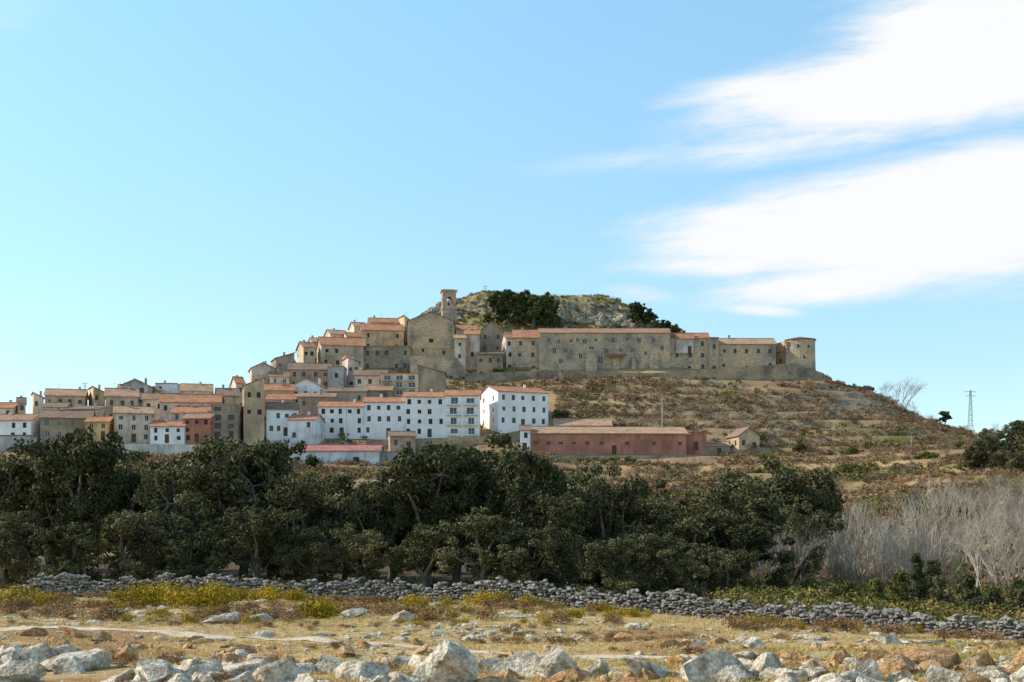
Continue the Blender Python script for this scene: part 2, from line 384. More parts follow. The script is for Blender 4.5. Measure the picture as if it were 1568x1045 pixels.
hs(n,398,450,598,640,384,'p',8,'T',2,3,8,9,ROOF[0])
hs('white_house',445,500,592,616,390,'e',8,'W',1,3,-10,9,ROOF[0],door=False)
hs(n,408,452,612,645,376,'p',7,'P',2,3,0,8,ROOF[0])
hs('stone_house',452,512,608,650,374,'m',6,'D',2,3,5,8,ROOF[1])
hs(n,404,442,577,604,402,'p',7,'C',2,2,14,8,ROOF[1])
hs(n,408,450,550,590,414,'r',7,'D',2,2,18,9,ROOF[1])
hs(n,438,506,566,598,406,'p',8,'D',2,4,6,8,ROOF[3])
hs(n,448,482,532,572,426,'p',7,'T',2,2,22,9,ROOF[1])
hs(n,478,556,529,566,427,'p',12,'T',2,4,14,12,ROOF[0])
hs(n,520,550,555,600,410,'l',4,'P',2,2,18,8)
hs('white_house',522,540,546,575,415,'f',3,'W',2,1,20,6,chim=0)
hs(n,502,526,562,616,400,'f',3,'G',2,1,0,8)
hs(n,540,592,575,614,396,'p',7,'C',2,3,4,8,ROOF[3])
hs('stone_house',500,560,600,640,384,'m',6,'D',2,3,0,8,ROOF[3])
hs('stone_house',560,600,598,630,388,'p',6,'R',2,2,0,8)
hs(n,520,560,516,545,446,'p',5,'C',2,2,18,8,ROOF[0])
hs(n,546,618,506,540,450,'p',9,'O',2,3,10,10,ROOF[0],ww=.8)
hs(n,560,612,494,512,458,'p',6,'C',1,3,8,9,ROOF[0],door=False)
hs(n,530,562,500,530,462,'p',5,'C',1,2,20,8,ROOF[2])
hs(n,610,628,492,535,455,'l',5,'O',2,1,25,8,ROOF[2])
hs(n,466,490,524,560,440,'p',5,'O',2,1,20,8,ROOF[2])
hs(n,492,532,512,540,450,'p',5,'C',1,2,22,8,ROOF[2])
hs(n,428,452,556,590,420,'p',5,'C',2,1,20,8,ROOF[2])
hs('stone_house',556,628,531,572,430,'f',3,'R',2,5,0,10,chim=0,drop=.3)
def apartment(name,x0,x1,eave,base,Yd,colk,rw,cl,yaw,dep,roof='p',rh=7):
    e,W,h=hs(name,x0,x1,eave,base,Yd,roof,rh,colk,rw,cl,yaw,dep,ROOF[0],ww=1.9,wh=1.7,drop=0,door=False)
    b_=B(); fh=(h-.3)/rw; w=2*W
    for j in range(rw):
        z=0.2+fh*j+0.12
        for i in range(cl):
            c_=w*(i+.5)/cl-W; a=w/cl*0.42
            b_.box(c_-a,c_+a,-1.0,-0.003,z,z+.14,0)
            b_.box(c_-a,c_+a,-1.0,-.95,z+1.0,z+1.06,1)
            for k in range(9):
                xx=c_-a+2*a*k/8; b_.box(xx-.025,xx+.025,-.99,-.96,z+.14,z+1.0,1)
    b_.make('balconies',[wallmat('K'),METAL],e); return e
apartment('apartment_building',583,640,573,608,393,'C',3,3,0,10,'f')
hs('apartment_building',640,681,571,608,394,'l',8,'D',1,1,0,10,ROOF[3],drop=.9)
hs('white_house',487,557,623,668,364,'p',6,'W',3,5,0,10,ROOF[0],drop=.05)
hs('white_house',556.6,618.6,616,669,364,'p',6,'W',3,4,0,10,ROOF[0],drop=.05)
hs('white_house',618,682.6,608,670,364.1,'p',6,'W',4,4,0,10,ROOF[0],drop=.05)
apartment('white_apartment_building',682,734,606,670,363.5,'W',4,2,0,10)
hs('white_apartment_building',732,840,601,655,370,'p',8,'W',3,5,22,14,ROOF[0],drop=.03)
hs('industrial_shed',442,580,691,720,335,'p',7,'L',1,6,0,12,roofmat('red_sheet',(0.55,0.23,0.19)),chim=0,drop=.2,ww=1.6)
hs('small_shed',318,352,684,705,340,'p',4,'C',1,1,0,6,roofmat('red_sheet',(0.5,.2,.17)),chim=0)
hs('garage_building',580,626,693,712,338,'f',2,'G',1,2,0,8,chim=0)
hs('garage_building',590,636,668,690,352,'p',4,'D',1,2,10,7,ROOF[3],chim=0)
be,BW,BH=hs('brick_barn',806,1052,664,696,350,'p',8,'B',1,12,2,12,ROOF[2],chim=0,ww=1.1,wh=.8,drop=.25)
hs('stone_barn',850,936,652,668,366,'p',8,'C',1,4,0,9,ROOF[2],chim=0,drop=.5)
hs('brick_shed',1052,1082,668,690,352,'r',5,'B',1,1,0,7,ROOF[0],chim=0)
hs('stone_shed',1082,1118,683,694,352,'m',3,'R',1,1,0,5,ROOF[2],chim=0)
hs('stone_house',1119,1164,667,691,352,'e',8,'S',1,2,14,8,ROOF[3],chim=0,drop=0)
hs('white_house',797,812,659,692,349,'p',4,'W',2,1,0,6,chim=0)
hs(n,696,713,518,575,432,'p',4,'C',3,1,0,8,ROOF[2])
hs(n,712,734,512,575,434,'p',6,'P',3,1,0,9,ROOF[0])
hs('stone_house',700,730,505,530,446,'p',6,'C',1,1,0,8,ROOF[0])
hs('stone_house',733,772,508,560,446,'e',12,'D',3,2,0,9,ROOF[3])
hs('stone_house',730,770,542,584,429,'m',3,'R',2,3,0,6,ROOF[3],chim=0)
hs('stone_house',768,786,518,570,434,'p',5,'P',3,1,10,8)
hs('stone_house',786,826,517,572,434,'p',11,'S',3,2,0,9,ROOF[0])
o=[]
for (a,zb,w_,h_) in [(12,9.5,.9,1.1),(20,6,1,1.6),(27,9,.8,1),(38,6.2,.9,1.2),(56,9.6,.8,.9),(66,9,1,1.2),(76,7,1.2,1),(84,9.6,.9,.9),(100,6,.9,1.2),(110,9.2,1.0,1.3),(122,6.5,.8,1),(132,9.8,.9,1),(150,9.4,1,1.2),(160,5.5,.9,1),(172,9.4,.9,1.1),(185,7,1,1.2),(60,4.5,1,1.3),(90,3,1.2,2),(30,3,1,1.2),(46,9.3,.9,1),(140,6.4,.9,1.1)]:
    x_=a/F*432; o.append((round(x_,3),round(x_+w_*1.15,3),round(zb,3),round(zb+h_*1.15,3),'w'))
ce,CW,Ch=hs('castle_palace_building',826,1026,510,572,432,'p',7,'S',0,0,0,11,ROOF[1],chim=2,ops=o)
bt=B()
for a,wd,ht in ((70,3.6,6.8),(112,2.2,5.0),(168,3.0,6.0),(140,1.6,4.2)):
    x_=a/F*432-CW; y0=-1.8
    bt.hexa([(x_,y0,-5),(x_+wd,y0,-5),(x_+wd,-.003,-5),(x_,-.003,-5)],[(x_+.2,-.7,ht),(x_+wd-.2,-.7,ht),(x_+wd-.2,-.003,ht+.6),(x_+.2,-.003,ht+.6)])
bt.make('buttresses',[wallmat('S')],ce)
aw=B(); x_=104/F*432-CW; slab(aw,[(x_,-2.2,5.0),(x_+5.5,-2.2,5.0),(x_+5.5,-.003,5.8),(x_,-.003,5.8)],.1); aw.make('awning',[flat('awning_red',(.42,.1,.07))],ce)
hs('stone_house',1026,1086,518,572,433,'p',7,'S',3,3,0,9,ROOF[0])
hs('plastered_house',1036,1062,518,541,432.3,'p',5,'K',1,2,0,4,ROOF[0],found=0,chim=0)
hs('stone_house',1086,1100,518,572,432,'f',3,'S',2,1,0,9,ROOF[3],chim=0)
hs('castle_wing_building',1100,1188,527,572,433,'p',8,'S',2,5,0,10,ROOF[2],drop=.3)
hs('gatehouse',1188,1206,535,572,436,'e',7,'O',1,1,30,8,ROOF[2],chim=0)
def round_tower(name,cx,rpx,top,base,Yd):
    r=rpx/F*Yd; e=empty(name,(wx(cx,Yd),Yd+r,wz(base,Yd)),0); h=(base-top)/F*Yd
    b_=B(); n_=28
    zs=[-6,-1,2,5,h]; rs_=[r*1.1,r*1.06,r*1.02,r,r*.985]
    P=lambda k,z,rr:(rr*math.cos(2*math.pi*k/n_),rr*math.sin(2*math.pi*k/n_),z)
    for k in range(n_):
        for i in range(4): b_.quad(P(k,zs[i],rs_[i]),P(k+1,zs[i],rs_[i]),P(k+1,zs[i+1],rs_[i+1]),P(k,zs[i+1],rs_[i+1]))
    b_.make('tower_shaft',[wallmat('S')],e)
    c_=B()
    for k in range(n_):
        c_.quad(P(k,h,r*1.05),P(k+1,h,r*1.05),P(k+1,h+.3,r*1.07),P(k,h+.3,r*1.07))
        c_.tri(P(k,h+.3,r*1.07),P(k+1,h+.3,r*1.07),(0,0,h+1.3)); c_.tri(P(k+1,h,r*1.05),P(k,h,r*1.05),(0,0,h))
    c_.make('tower_cap',[ROOF[3]],e)
    w_=B()
    for a,z in ((-1.9,h-2.5),(-1.2,h-2.6),(-1.5,h-6)):
        x=math.cos(a)*r*1.01;y=math.sin(a)*r*1.01
        w_.box(x-.25,x+.25,y-.06,y+.3,z,z+.8)
    w_.make('slit_windows',[GLASSB],e)
round_tower('round_castle_tower',1230,23,519,572,432)
hs('castle_turret',1204,1214,525,572,434,'f',2,'S',0,0,0,4,ROOF[3],chim=0,ops=[])
def wall_run(name,pts,colk,thick=1.0,found=4,cren=0):
    e=empty(name); b_=B()
    for (a,t,bb,ya),(c_,t2,b2,yb) in zip(pts[:-1],pts[1:]):
        x0,x1=wx(a,ya),wx(c_,yb)
        b_.hexa([(x0,ya,wz(bb,ya)-found),(x1,yb,wz(b2,yb)-found),(x1,yb+thick,wz(b2,yb)-found),(x0,ya+thick,wz(bb,ya)-found)],
                [(x0,ya,wz(t,ya)),(x1,yb,wz(t2,yb)),(x1,yb+thick,wz(t2,yb)),(x0,ya+thick,wz(t,ya))])
    b_.make('masonry',[wallmat(colk)],e)
wall_run('castle_curtain_wall',[(820,566,585,424),(900,568,586,425),(1000,572,588,425),(1060,567,588,426),(1150,562,585,427),(1215,556,580,429),(1262,572,584,431)],'R')
wall_run('church_retaining_wall',[(628,545,600,424),(700,548,602,424),(712,566,602,424)],'S')
wall_run('village_retaining_wall',[(712,572,604,420),(770,570,600,421),(822,568,592,423)],'R')
wall_run('concrete_retaining_wall',[(145,681,700,343),(230,680,700,343),(325,682,702,342)],'K')
wall_run('stone_terrace_wall',[(560,674,688,356),(700,670,684,358),(760,668,684,360)],'R')
wall_run('barn_terrace_wall',[(804,697,712,345),(930,698,710,345),(1066,697,708,345)],'R')
wall_run('hillside_retaining_wall',[(500,600,620,398),(580,606,622,398),(700,606,624,400),(820,604,616,402)],'R')
def church():
    Yd=440; e=empty('stone_church',(wx(660,Yd),Yd,wz(565,Yd)),math.radians(4))
    s=Yd/F; W=35*s; h=73*s; ap=87*s; D=26
    b_=B(); g_=B()
    ops=[(2*W*.5-.7,2*W*.5+.7,h*.55,h*.55+1.2,'w'),(2*W*.75,2*W*.75+.8,h*.3,h*.3+1.2,'w'),(2*W*.3,2*W*.3+.7,h*.35,h*.35+1.,'w')]
    facade(b_,g_,2*W,-8,h,ops,lambda x,d,z:(x-W,d,z),0)
    facade(b_,g_,D,-8,h,[(4,5,h*.6,h*.6+2,'w'),(11,12,h*.6,h*.6+2,'w'),(18,19,h*.6,h*.6+2,'w')],lambda x,d,z:(-W+d,D-x,z),0)
    facade(b_,g_,D,-8,h,[(8,9,h*.6,h*.6+2,'w')],lambda x,d,z:(W-d,x,z),0)
    b_.tri((-W,0,h),(W,0,h),(0,0,ap)); b_.tri((W,D,h),(-W,D,h),(0,D,ap))
    b_.box(-W-.1,W+.1,-.22,-.003,h*.42,h*.42+.35)
    for x in (-W-.25,W-.75): b_.box(x,x+1.,-.6,-.003,-8,h*.9)
    b_.make('nave_walls',[wallmat('S')],e); g_.make('windows',[GLASSB,FRAME,DOORM],e)
    r_=B(); k=(ap-h)/W; z_=h-.4*k+.2
    slab(r_,[(-W-.4,D,z_),(-W-.4,-.3,z_),(0,-.3,ap+.2),(0,D,ap+.2)],.2)
    slab(r_,[(W+.4,-.3,z_),(W+.4,D,z_),(0,D,ap+.2),(0,-.3,ap+.2)],.2)
    r_.make('roof',[ROOF[3]],e)
church()
def bell_tower():
    Yd=452; s=Yd/F; W=10.5*s; e=empty('church_bell_tower',(wx(688,Yd),Yd,wz(560,Yd)),math.radians(8))
    b_=B(); z1=86*s; z2=113*s; D=2*W
    b_.box(-W,W,0,D,-8,z1); b_.box(-W-.2,W+.2,-.2,D+.2,z1+.002,z1+.35)
    zb=z1+.352; p=.32*D
    for x in (-W,W-p):
        for y in (0,D-p): b_.box(x,x+p,y,y+p,zb,z2)
    r=(D-2*p)/2; zs=z2-1.5-r; nA=8
    def arch(f):
        for k in range(nA):
            a0=math.pi*k/nA;a1=math.pi*(k+1)/nA
            x0,x1=-r*math.cos(a0),-r*math.cos(a1); q0,q1=zs+r*math.sin(a0),zs+r*math.sin(a1)
            b_.quad(f(x0,0,q0),f(x1,0,q1),f(x1,0,z2),f(x0,0,z2)); b_.quad(f(x1,p*.8,q1),f(x0,p*.8,q0),f(x0,p*.8,z2),f(x1,p*.8,z2))
            b_.quad(f(x0,0,q0),f(x0,p*.8,q0),f(x1,p*.8,q1),f(x1,0,q1))
        b_.quad(f(-r,0.02,zb),f(r,0.02,zb),f(r,0.02,zb+.9),f(-r,0.02,zb+.9)); b_.quad(f(-r,.3,zb+.9),f(-r,.02,zb+.9),f(r,.02,zb+.9),f(r,.3,zb+.9)); b_.quad(f(r,0.3,zb),f(-r,0.3,zb),f(-r,0.3,zb+.9),f(r,0.3,zb+.9))
    arch(lambda x,d,z:(x,.05+d,z)); arch(lambda x,d,z:(x,D-.05-d,z))
    arch(lambda x,d,z:(-W+.05+d,W+x,z)); arch(lambda x,d,z:(W-.05-d,W+x,z))
    b_.box(-W-.2,W+.2,-.2,D+.2,z2+.002,z2+.3); b_.box(-W-.45,W+.45,-.45,D+.45,z2+.302,z2+.6)
    b_.box(-W+.3,W-.3,.3,D-.3,z2+.602,z2+.85)
    b_.make('tower_masonry',[wallmat('S')],e)
    m_=B(); m_.hexa([(-.5,W-.5,zb+1.2),(.5,W-.5,zb+1.2),(.5,W+.5,zb+1.2),(-.5,W+.5,zb+1.2)],[(-.2,W-.2,zb+2.1),(.2,W-.2,zb+2.1),(.2,W+.2,zb+2.1),(-.2,W+.2,zb+2.1)])
    m_.box(-.06,.06,W-.06,W+.06,zb+2.1,z2+.1)
    m_.make('bell',[flat('bronze',(.12,.09,.05),.4)],e)
bell_tower()
# ------------------------------------------------ vegetation
def leaves(centers,radii,nper,size,r,flatz=0.8,pw=0.45,aspect=0.55):
    C=np.repeat(centers,nper,0); R=np.repeat(radii,nper)
    n_=len(C); d=r.normal(size=(n_,3)); d/=np.linalg.norm(d,axis=1,keepdims=True)
    P=C+d*np.array([1,1,flatz])*(R*(r.rand(n_)**pw))[:,None]
    nr=d*0.7+r.normal(size=(n_,3))*0.6+np.array([0,0,.3]); nr/=np.linalg.norm(nr,axis=1,keepdims=True)
    t=np.cross(nr,r.normal(size=(n_,3))); t/=np.linalg.norm(t,axis=1,keepdims=True); u=np.cross(nr,t)
    s=(size*r.uniform(.6,1.4,n_))[:,None]
    V=np.stack([P-t*s,P-u*s*aspect,P+t*s,P+u*s*aspect],1).reshape(-1,3)
    Fa=np.arange(n_*4).reshape(-1,4); return V,Fa
def tree_mesh(name,seed,h,R,mats,lobes=7,cl=14,nper=170,size=.14,trunk=.28,low=.22,clr=(.55,1.0),lobr=(.36,.52),lb=.1):
    r=np.random.RandomState(seed)
    lc=[];lr=[]
    for i in range(lobes):
        a=2*math.pi*i/lobes*1.6+r.uniform(0,.8); q=r.uniform(.2,.68)*R*(i>0)
        zz=h*r.uniform(low+lb,.76) if i else h*.76
        lc.append([q*math.cos(a)+(i==0)*r.normal()*.5,q*math.sin(a),zz]); lr.append(R*r.uniform(*lobr))
    lc=np.array(lc);lr=np.array(lr)
    C=[];RR=[]
    for c_,q in zip(lc,lr):
        d=r.normal(size=(cl,3)); d/=np.linalg.norm(d,axis=1,keepdims=True)
        p=c_+d*np.array([1,1,.8])*q*r.uniform(.5,1.15,(cl,1)); C.append(p); RR.append(r.uniform(*clr,cl))
    C=np.concatenate(C);RR=np.concatenate(RR); C[:,2]=np.clip(C[:,2],h*low,h-.45)
    V1,F1=leaves(C,RR,nper,size,r,.75)
    segs=[];k=h*.22; q=np.array([r.uniform(-.5,.5),r.uniform(-.5,.5),k])
    segs.append([0,0,-.3,*q,trunk,trunk*.75])
    q2=q+np.array([r.uniform(-.8,.8),r.uniform(-.8,.8),h*.15]); segs.append([*q,*q2,trunk*.75,trunk*.5])
    for j,c_ in enumerate(lc):
        qq=q if j%2 else q2
        m_=(qq+c_)/2+r.normal(size=3)*.3; segs.append([*qq,*m_,trunk*.5,trunk*.35]); segs.append([*m_,*c_,trunk*.35,trunk*.14])
        near=C[np.argsort(np.linalg.norm(C-c_,axis=1))[:7]]
        for e_ in near: segs.append([*c_,*e_,trunk*.14,.02])
    V2,F2=tubes(segs,6)
    return mk(name,np.concatenate([V1,V2]),[(F1,0),(F2+len(V1),1)],mats)
BARK=matn('bark_mat',[(0.3,(.11,.09,.07)),(0.7,(.26,.22,.18))],3)
def foliage(name,a,b_,c_,sc_=.55,objvar=False):
    if name in MC: return MC[name]
    m,nt,bs=newmat(name)
    g=N(nt,'ShaderNodeNewGeometry')
    f=noise(nt,sc_,2); col=ramp(nt,f,[(0.32,a),(0.5,b_),(0.68,c_)])
    col=mix(nt,.8,col,ramp(nt,g.outputs['Random Per Island'],[(0,(.55,.55,.55)),(1,(1.5,1.45,1.35))]),'MULTIPLY')
    if objvar:
        oi=N(nt,'ShaderNodeObjectInfo'); col=mix(nt,1,col,ramp(nt,oi.outputs['Random'],[(0,(.58,.64,.58)),(.5,(1,1,1)),(1,(1.45,1.32,1.3))]),'MULTIPLY')
    nt.links.new(col,bs.inputs['Base Color']); bs.inputs['Roughness'].default_value=.75; bs.inputs['Specular IOR Level'].default_value=.06
    MC[name]=m; return m
OAKL=foliage('holm_oak_leaves',(.062,.062,.026),(.105,.101,.046),(.16,.146,.075),.55,True)
PINEL=foliage('pine_needles',(.045,.06,.02),(.07,.09,.03),(.11,.125,.045),.55,True)
SHRL=foliage('green_shrub_leaves',(.08,.09,.02),(.12,.13,.032),(.20,.18,.055))
protos=[tree_mesh('holm_oak_tree',100+i,8.6,4.5,[OAKL,BARK],lobes=10,cl=11,nper=140,size=.122,low=[.1,.16,.24][i%3],lb=[.08,.12,.16][i%3],clr=(.42,.85),lobr=(.28,.46)) for i in range(7)]
used=set()
def inst(protos,i,x,y,h0,h,name,zoff=0,sx=1.0):
    p=protos[i%len(protos)]
    if p.name in used: 
        o_=bpy.data.objects.new(name,p.data); coll.objects.link(o_)
    else: o_=p; used.add(p.name)
    s=h/h0; o_.location=(x,y,float(H(x,y))+zoff); o_.scale=(s*sx,s*sx*rs.uniform(.9,1.1),s); o_.rotation_euler=(0,0,rs.uniform(0,6.28)); return o_
oaks=[(-30,664,100),(30,682,104),(78,672,101),(125,654,98),(180,700,97),(225,688,104),(275,690,97),(322,672,104),(368,646,99),(415,656,102),(468,704,98),(520,722,105),
(565,730,97),(610,716,104),(655,672,97),(702,656,100),(750,668,106),(798,676,99),(850,732,97),(887,726,105),(930,706,98),(980,746,104),(1020,756,98),(1062,764,103),(1102,732,108),(1148,704,120),(1200,706,122),(1125,775,97),
(10,770,91),(100,790,90),(205,765,92),(290,795,90),(395,770,91),(480,795,90),(560,800,90),(650,790,89),(735,775,88),(820,795,87),(930,815,85),(990,800,86),(1050,825,85),(1110,835,86),(1228,765,112)]
for i in range(16):
    oaks.append((-30+i*70,rs.uniform(745,785),rs.uniform(113,126)))
for i,(px,top,Yt) in enumerate(oaks):
    Yt+=rs.uniform(-1,1); x=wx(px+rs.uniform(-8,8),Yt); g0=float(H(x,Yt)); h=(wz(top,Yt)-g0)*1.035
    inst(protos,i*3+i//7,x,Yt,8.6,h,'holm_oak_tree',-.1,rs.uniform(.74,1.02) if h>7.5 else 1.2)
pines=[tree_mesh('pine_tree',200+i,10,3.2,[PINEL,BARK],lobes=9,cl=8,nper=75,size=.25,low=.2,clr=(.45,.95)) for i in range(3)]
for i,(px,top,Yt,sx) in enumerate([(762,440,469,1.0),(778,436,471,1.),(794,442,470,.9),(808,438,472,1.0),(822,444,470,.9),(834,440,471,.9),(844,452,469,.8),(768,464,467,1.2),(792,468,466,1.2),(816,465,466,1.2),(838,470,466,1.1),(852,478,466,1.),(748,476,466,1.),
      (972,455,474,.8),(985,460,476,.85),(996,468,474,.85),(1008,484,462,1.1),(1022,484,461,1.0),(1036,492,459,1.1),(1446,625,425,1.5)]):
    x=wx(px,Yt); g0=float(H(x,Yt)); h=max(4,wz(top,Yt)-g0); inst(pines,i,x,Yt,10,h,'pine_tree' if px<1400 else 'round_tree',-.3,sx*.95*min(1,10/h+.15))
for i,(px,top,Yt) in enumerate([(1490,680,256),(1505,668,255),(1522,652,262),(1545,650,258),(1568,636,265),(1590,645,250),(1555,685,245),(1600,690,240),(1490,695,258),(1530,690,248)]):
    x=wx(px,Yt); g0=float(H(x,Yt)); h=max(3.0,wz(top,Yt)-g0); inst(protos,i,x,Yt,8.6,h,'holm_oak_tree',-.1,1.1)
def merge(name,variants,pos,scl,mats,rz=None,tilt=0,r=rs,smooth=False,parent=None):
    n_=len(pos); vi=r.randint(len(variants),size=n_); Vs=[];gr=[];off=0
    if rz is None: rz=r.uniform(0,6.283,n_)
    scl=np.asarray(scl); 
    if scl.ndim==1: scl=np.stack([scl]*3,1)
    for k,(V,Gs) in enumerate(variants):
        m_=np.where(vi==k)[0]
        if len(m_)==0: continue
        c_,s_=np.cos(rz[m_]),np.sin(rz[m_]); W=V[None]*scl[m_][:,None,:]
        if tilt:
            ta=r.normal(size=len(m_))*tilt; ct,st=np.cos(ta)[:,None],np.sin(ta)[:,None]
            yy=W[...,1]*ct-W[...,2]*st; zz=W[...,1]*st+W[...,2]*ct; W=np.stack([W[...,0],yy,zz],-1)
        xx=W[...,0]*c_[:,None]-W[...,1]*s_[:,None]; yy=W[...,0]*s_[:,None]+W[...,1]*c_[:,None]
        W=np.stack([xx,yy,W[...,2]],-1)+pos[m_][:,None,:]
        for Fa,mi in Gs:
            FF=(Fa[None]+ (off+np.arange(len(m_))*len(V))[:,None,None]).reshape(-1,Fa.shape[1]); gr.append((FF,mi))
        Vs.append(W.reshape(-1,3)); off+=len(m_)*len(V)
    return mk(name,np.concatenate(Vs),gr,mats,parent,smooth)
def shrubvar(seed,n_=70,size=.16,h=.8):
    r=np.random.RandomState(seed); C=np.array([[r.uniform(-.5,.5),r.uniform(-.5,.5),h*r.uniform(.3,.6)] for _ in range(5)])
    V,Fa=leaves(C,np.full(5,.5),n_//5,size,r,.8,.6,.45); return V,[(Fa,0)]
def twigvar(seed,h=1.0,stems=7,levels=3,r0=.02,spread=.35,kids=3):
    r=np.random.RandomState(seed); segs=[]
    def grow(p,d,L,rad,l):
        q=p+d*L; segs.append([*p,*q,rad,rad*.6])
        if l==0: return
        for _ in range(kids):
            nd=d+r.normal(size=3)*spread; nd[2]+=.15; nd/=np.linalg.norm(nd); grow(p+d*L*r.uniform(.5,1),nd,L*r.uniform(.55,.85),rad*.55,l-1)
    for i in range(stems):
        d=np.array([r.normal()*.3,r.normal()*.3,1.]); d/=np.linalg.norm(d)
        grow(np.array([r.normal()*.12*h,r.normal()*.12*h,-.05*h]),d,h*.4,r0*h,levels)
    V,Fa=tubes(segs,3); return V,[(Fa,0)]
sv=[shrubvar(i,50,.17) for i in range(8)]
def placeh(n_,y0,y1,p0,p1,mask=None):
    y=rs.uniform(y0,y1,n_*3); px=rs.uniform(p0,p1,n_*3); x=(px-784)/F*y
    k=np.ones(len(x),bool) if mask is None else mask(x,y,px)
    x,y=x[k][:n_],y[k][:n_]; return np.stack([x,y,H(x,y)],1)
SC1=foliage('brown_scrub_twigs',(.15,.095,.052),(.26,.165,.095),(.37,.235,.125),.12)
SC2=foliage('dry_scrub',(.26,.20,.10),(.40,.29,.15),(.48,.36,.19),.2)
hk=lambda y,px:~((px>795)&(px<1090)&(y>335)&(y<366))&((px>845)|(y<340))&((y<423)|(px>1262))
hm=lambda x,y,px:(fbm(x,y,16,71,3)>-.2)&hk(y,px)
P=placeh(9000,190,432,850,1640,hm); merge('hillside_brown_scrub',sv,P,rs.uniform(.45,1.6,len(P))*np.interp(P[:,1],[190,430],[.8,1.15]),[SC1])
P=placeh(3000,190,432,850,1640,hm); merge('hillside_dry_grass',sv,P,np.stack([rs.uniform(.8,1.8,len(P))]*2+[rs.uniform(.3,.7,len(P))],1),[SC2])
gm=lambda x,y,px:(fbm(x,y,20,83,3)>.0)&hk(y,px)
P=placeh(1100,190,425,850,1640,gm); merge('hillside_green_shrubs',sv,P,rs.uniform(.5,2.2,len(P)),[SHRL])
P=placeh(2600,300,348,-50,850,None); merge('village_slope_scrub',sv,P,rs.uniform(.5,1.8,len(P)),[SC1])
P=placeh(160,300,342,-50,850,None); merge('village_slope_green_shrubs',sv,P,rs.uniform(.8,2.2,len(P)),[SHRL])
P=placeh(900,402,430,600,900,None); merge('castle_slope_scrub',sv,P,rs.uniform(.4,1.2,len(P)),[SC1])
P=placeh(500,350,362,500,850,None); merge('terrace_scrub',sv,P,rs.uniform(.3,.7,len(P)),[SC1])
P=placeh(1500,458,500,640,1060,None); merge('hilltop_scrub',sv,P,rs.uniform(.35,1.2,len(P)),[foliage('hilltop_scrub_leaves',(.15,.14,.045),(.27,.225,.08),(.37,.29,.12),.2)])
P=placeh(500,458,480,850,1060,None); merge('crag_brown_scrub',sv,P,rs.uniform(.5,1.3,len(P)),[SC1])
P=placeh(260,464,490,650,1000,None); merge('summit_green_shrubs',sv,P,rs.uniform(.6,1.6,len(P)),[SHRL])
P=placeh(160,345,445,150,790,None); merge('garden_shrubs',sv,P,rs.uniform(1.,2.4,len(P)),[SHRL])
for i,(px,bs_,w_,Yt) in enumerate([(905,700,70,336),(945,702,60,336),(1310,715,60,305),(1270,735,50,285),(1330,735,40,300),(1380,720,45,300),(1460,690,30,330),(860,642,25,378),(1180,700,30,335),(1215,745,60,250),(1420,700,30,315),(1225,680,20,350),(1300,690,22,340),(764,560,14,427)]):
    x=wx(px,Yt); C=np.array([[rs.uniform(-1,1)*w_/2/F*Yt,rs.uniform(-2,2),rs.uniform(.4,1.9)] for _ in range(14)])
    V_,F_=leaves(C,rs.uniform(.5,1.3,14),110,.2,rs); o_=mk('evergreen_bush',V_,[(F_,0)],[OAKL if i%2 else SHRL]); o_.location=(x,Yt,float(H(x,Yt))-.3)
TW=matn('bare_twig_mat',[(0.3,(.32,.265,.205)),(0.7,(.52,.44,.35))],.4,bs=0)
TW2=matn('reddish_twig_mat',[(0.3,(.20,.13,.085)),(0.7,(.34,.235,.155))],.4,bs=0)
tv=[twigvar(300+i,1.0,5,3,.009,.27) for i in range(6)]
tv3=[twigvar(330+i,1.0,8,3,.008,.4) for i in range(5)]
cm=lambda s,t:(lambda x,y,px:(fbm(x,y,9,s,2)>t))
P=placeh(150,114,190,1150,1660,cm(201,-.12)); merge('bare_poplar_thicket',tv,P,rs.uniform(3.6,7.0,len(P)),[TW])
P=placeh(190,112,200,1150,1660,cm(211,-.05)); merge('bare_shrub_thicket',tv3,P,rs.uniform(1.6,3.8,len(P)),[TW2])
P=placeh(130,205,330,1180,1640,cm(221,.0)); merge('bare_hillside_thicket',tv3,P,rs.uniform(1.5,3.5,len(P)),[TW2])
P=placeh(170,300,425,840,1500,hm); merge('bare_almond_trees',tv3,P,rs.uniform(1.8,4.,len(P)),[TW2])
P=placeh(1300,115,205,1140,1660,None); merge('valley_slope_scrub',sv,P,rs.uniform(.4,1.3,len(P)),[SC1])
P=placeh(900,115,205,1140,1660,None); merge('valley_slope_grass',sv,P,np.stack([rs.uniform(.6,1.4,len(P))]*2+[rs.uniform(.3,.6,len(P))],1),[SC2])
P=placeh(170,112,215,1140,1660,cm(231,.05)); merge('valley_slope_green_shrubs',sv,P,rs.uniform(.8,2.4,len(P)),[SHRL])
bt_=twigvar(400,1.0,4,5,.013,.36)
for nm,px,Yt,h in (('bare_tree',1378,424,11),('bare_tree',1352,428,6),('bare_tree',1398,420,7),('bare_tree',1195,112,6.2),('bare_tree',1515,105,6),('bare_tree',1300,122,5.5),('bare_tree',1240,114,5.5),('bare_tree',1525,262,7),('bare_tree',860,420,4),('bare_tree',1170,108,5)):
    x=wx(px,Yt); o_=mk(nm,bt_[0]*h,[(bt_[1][0][0],0)],[TW]); o_.location=(x,Yt,float(H(x,Yt))); o_.rotation_euler=(0,0,rs.uniform(0,6))
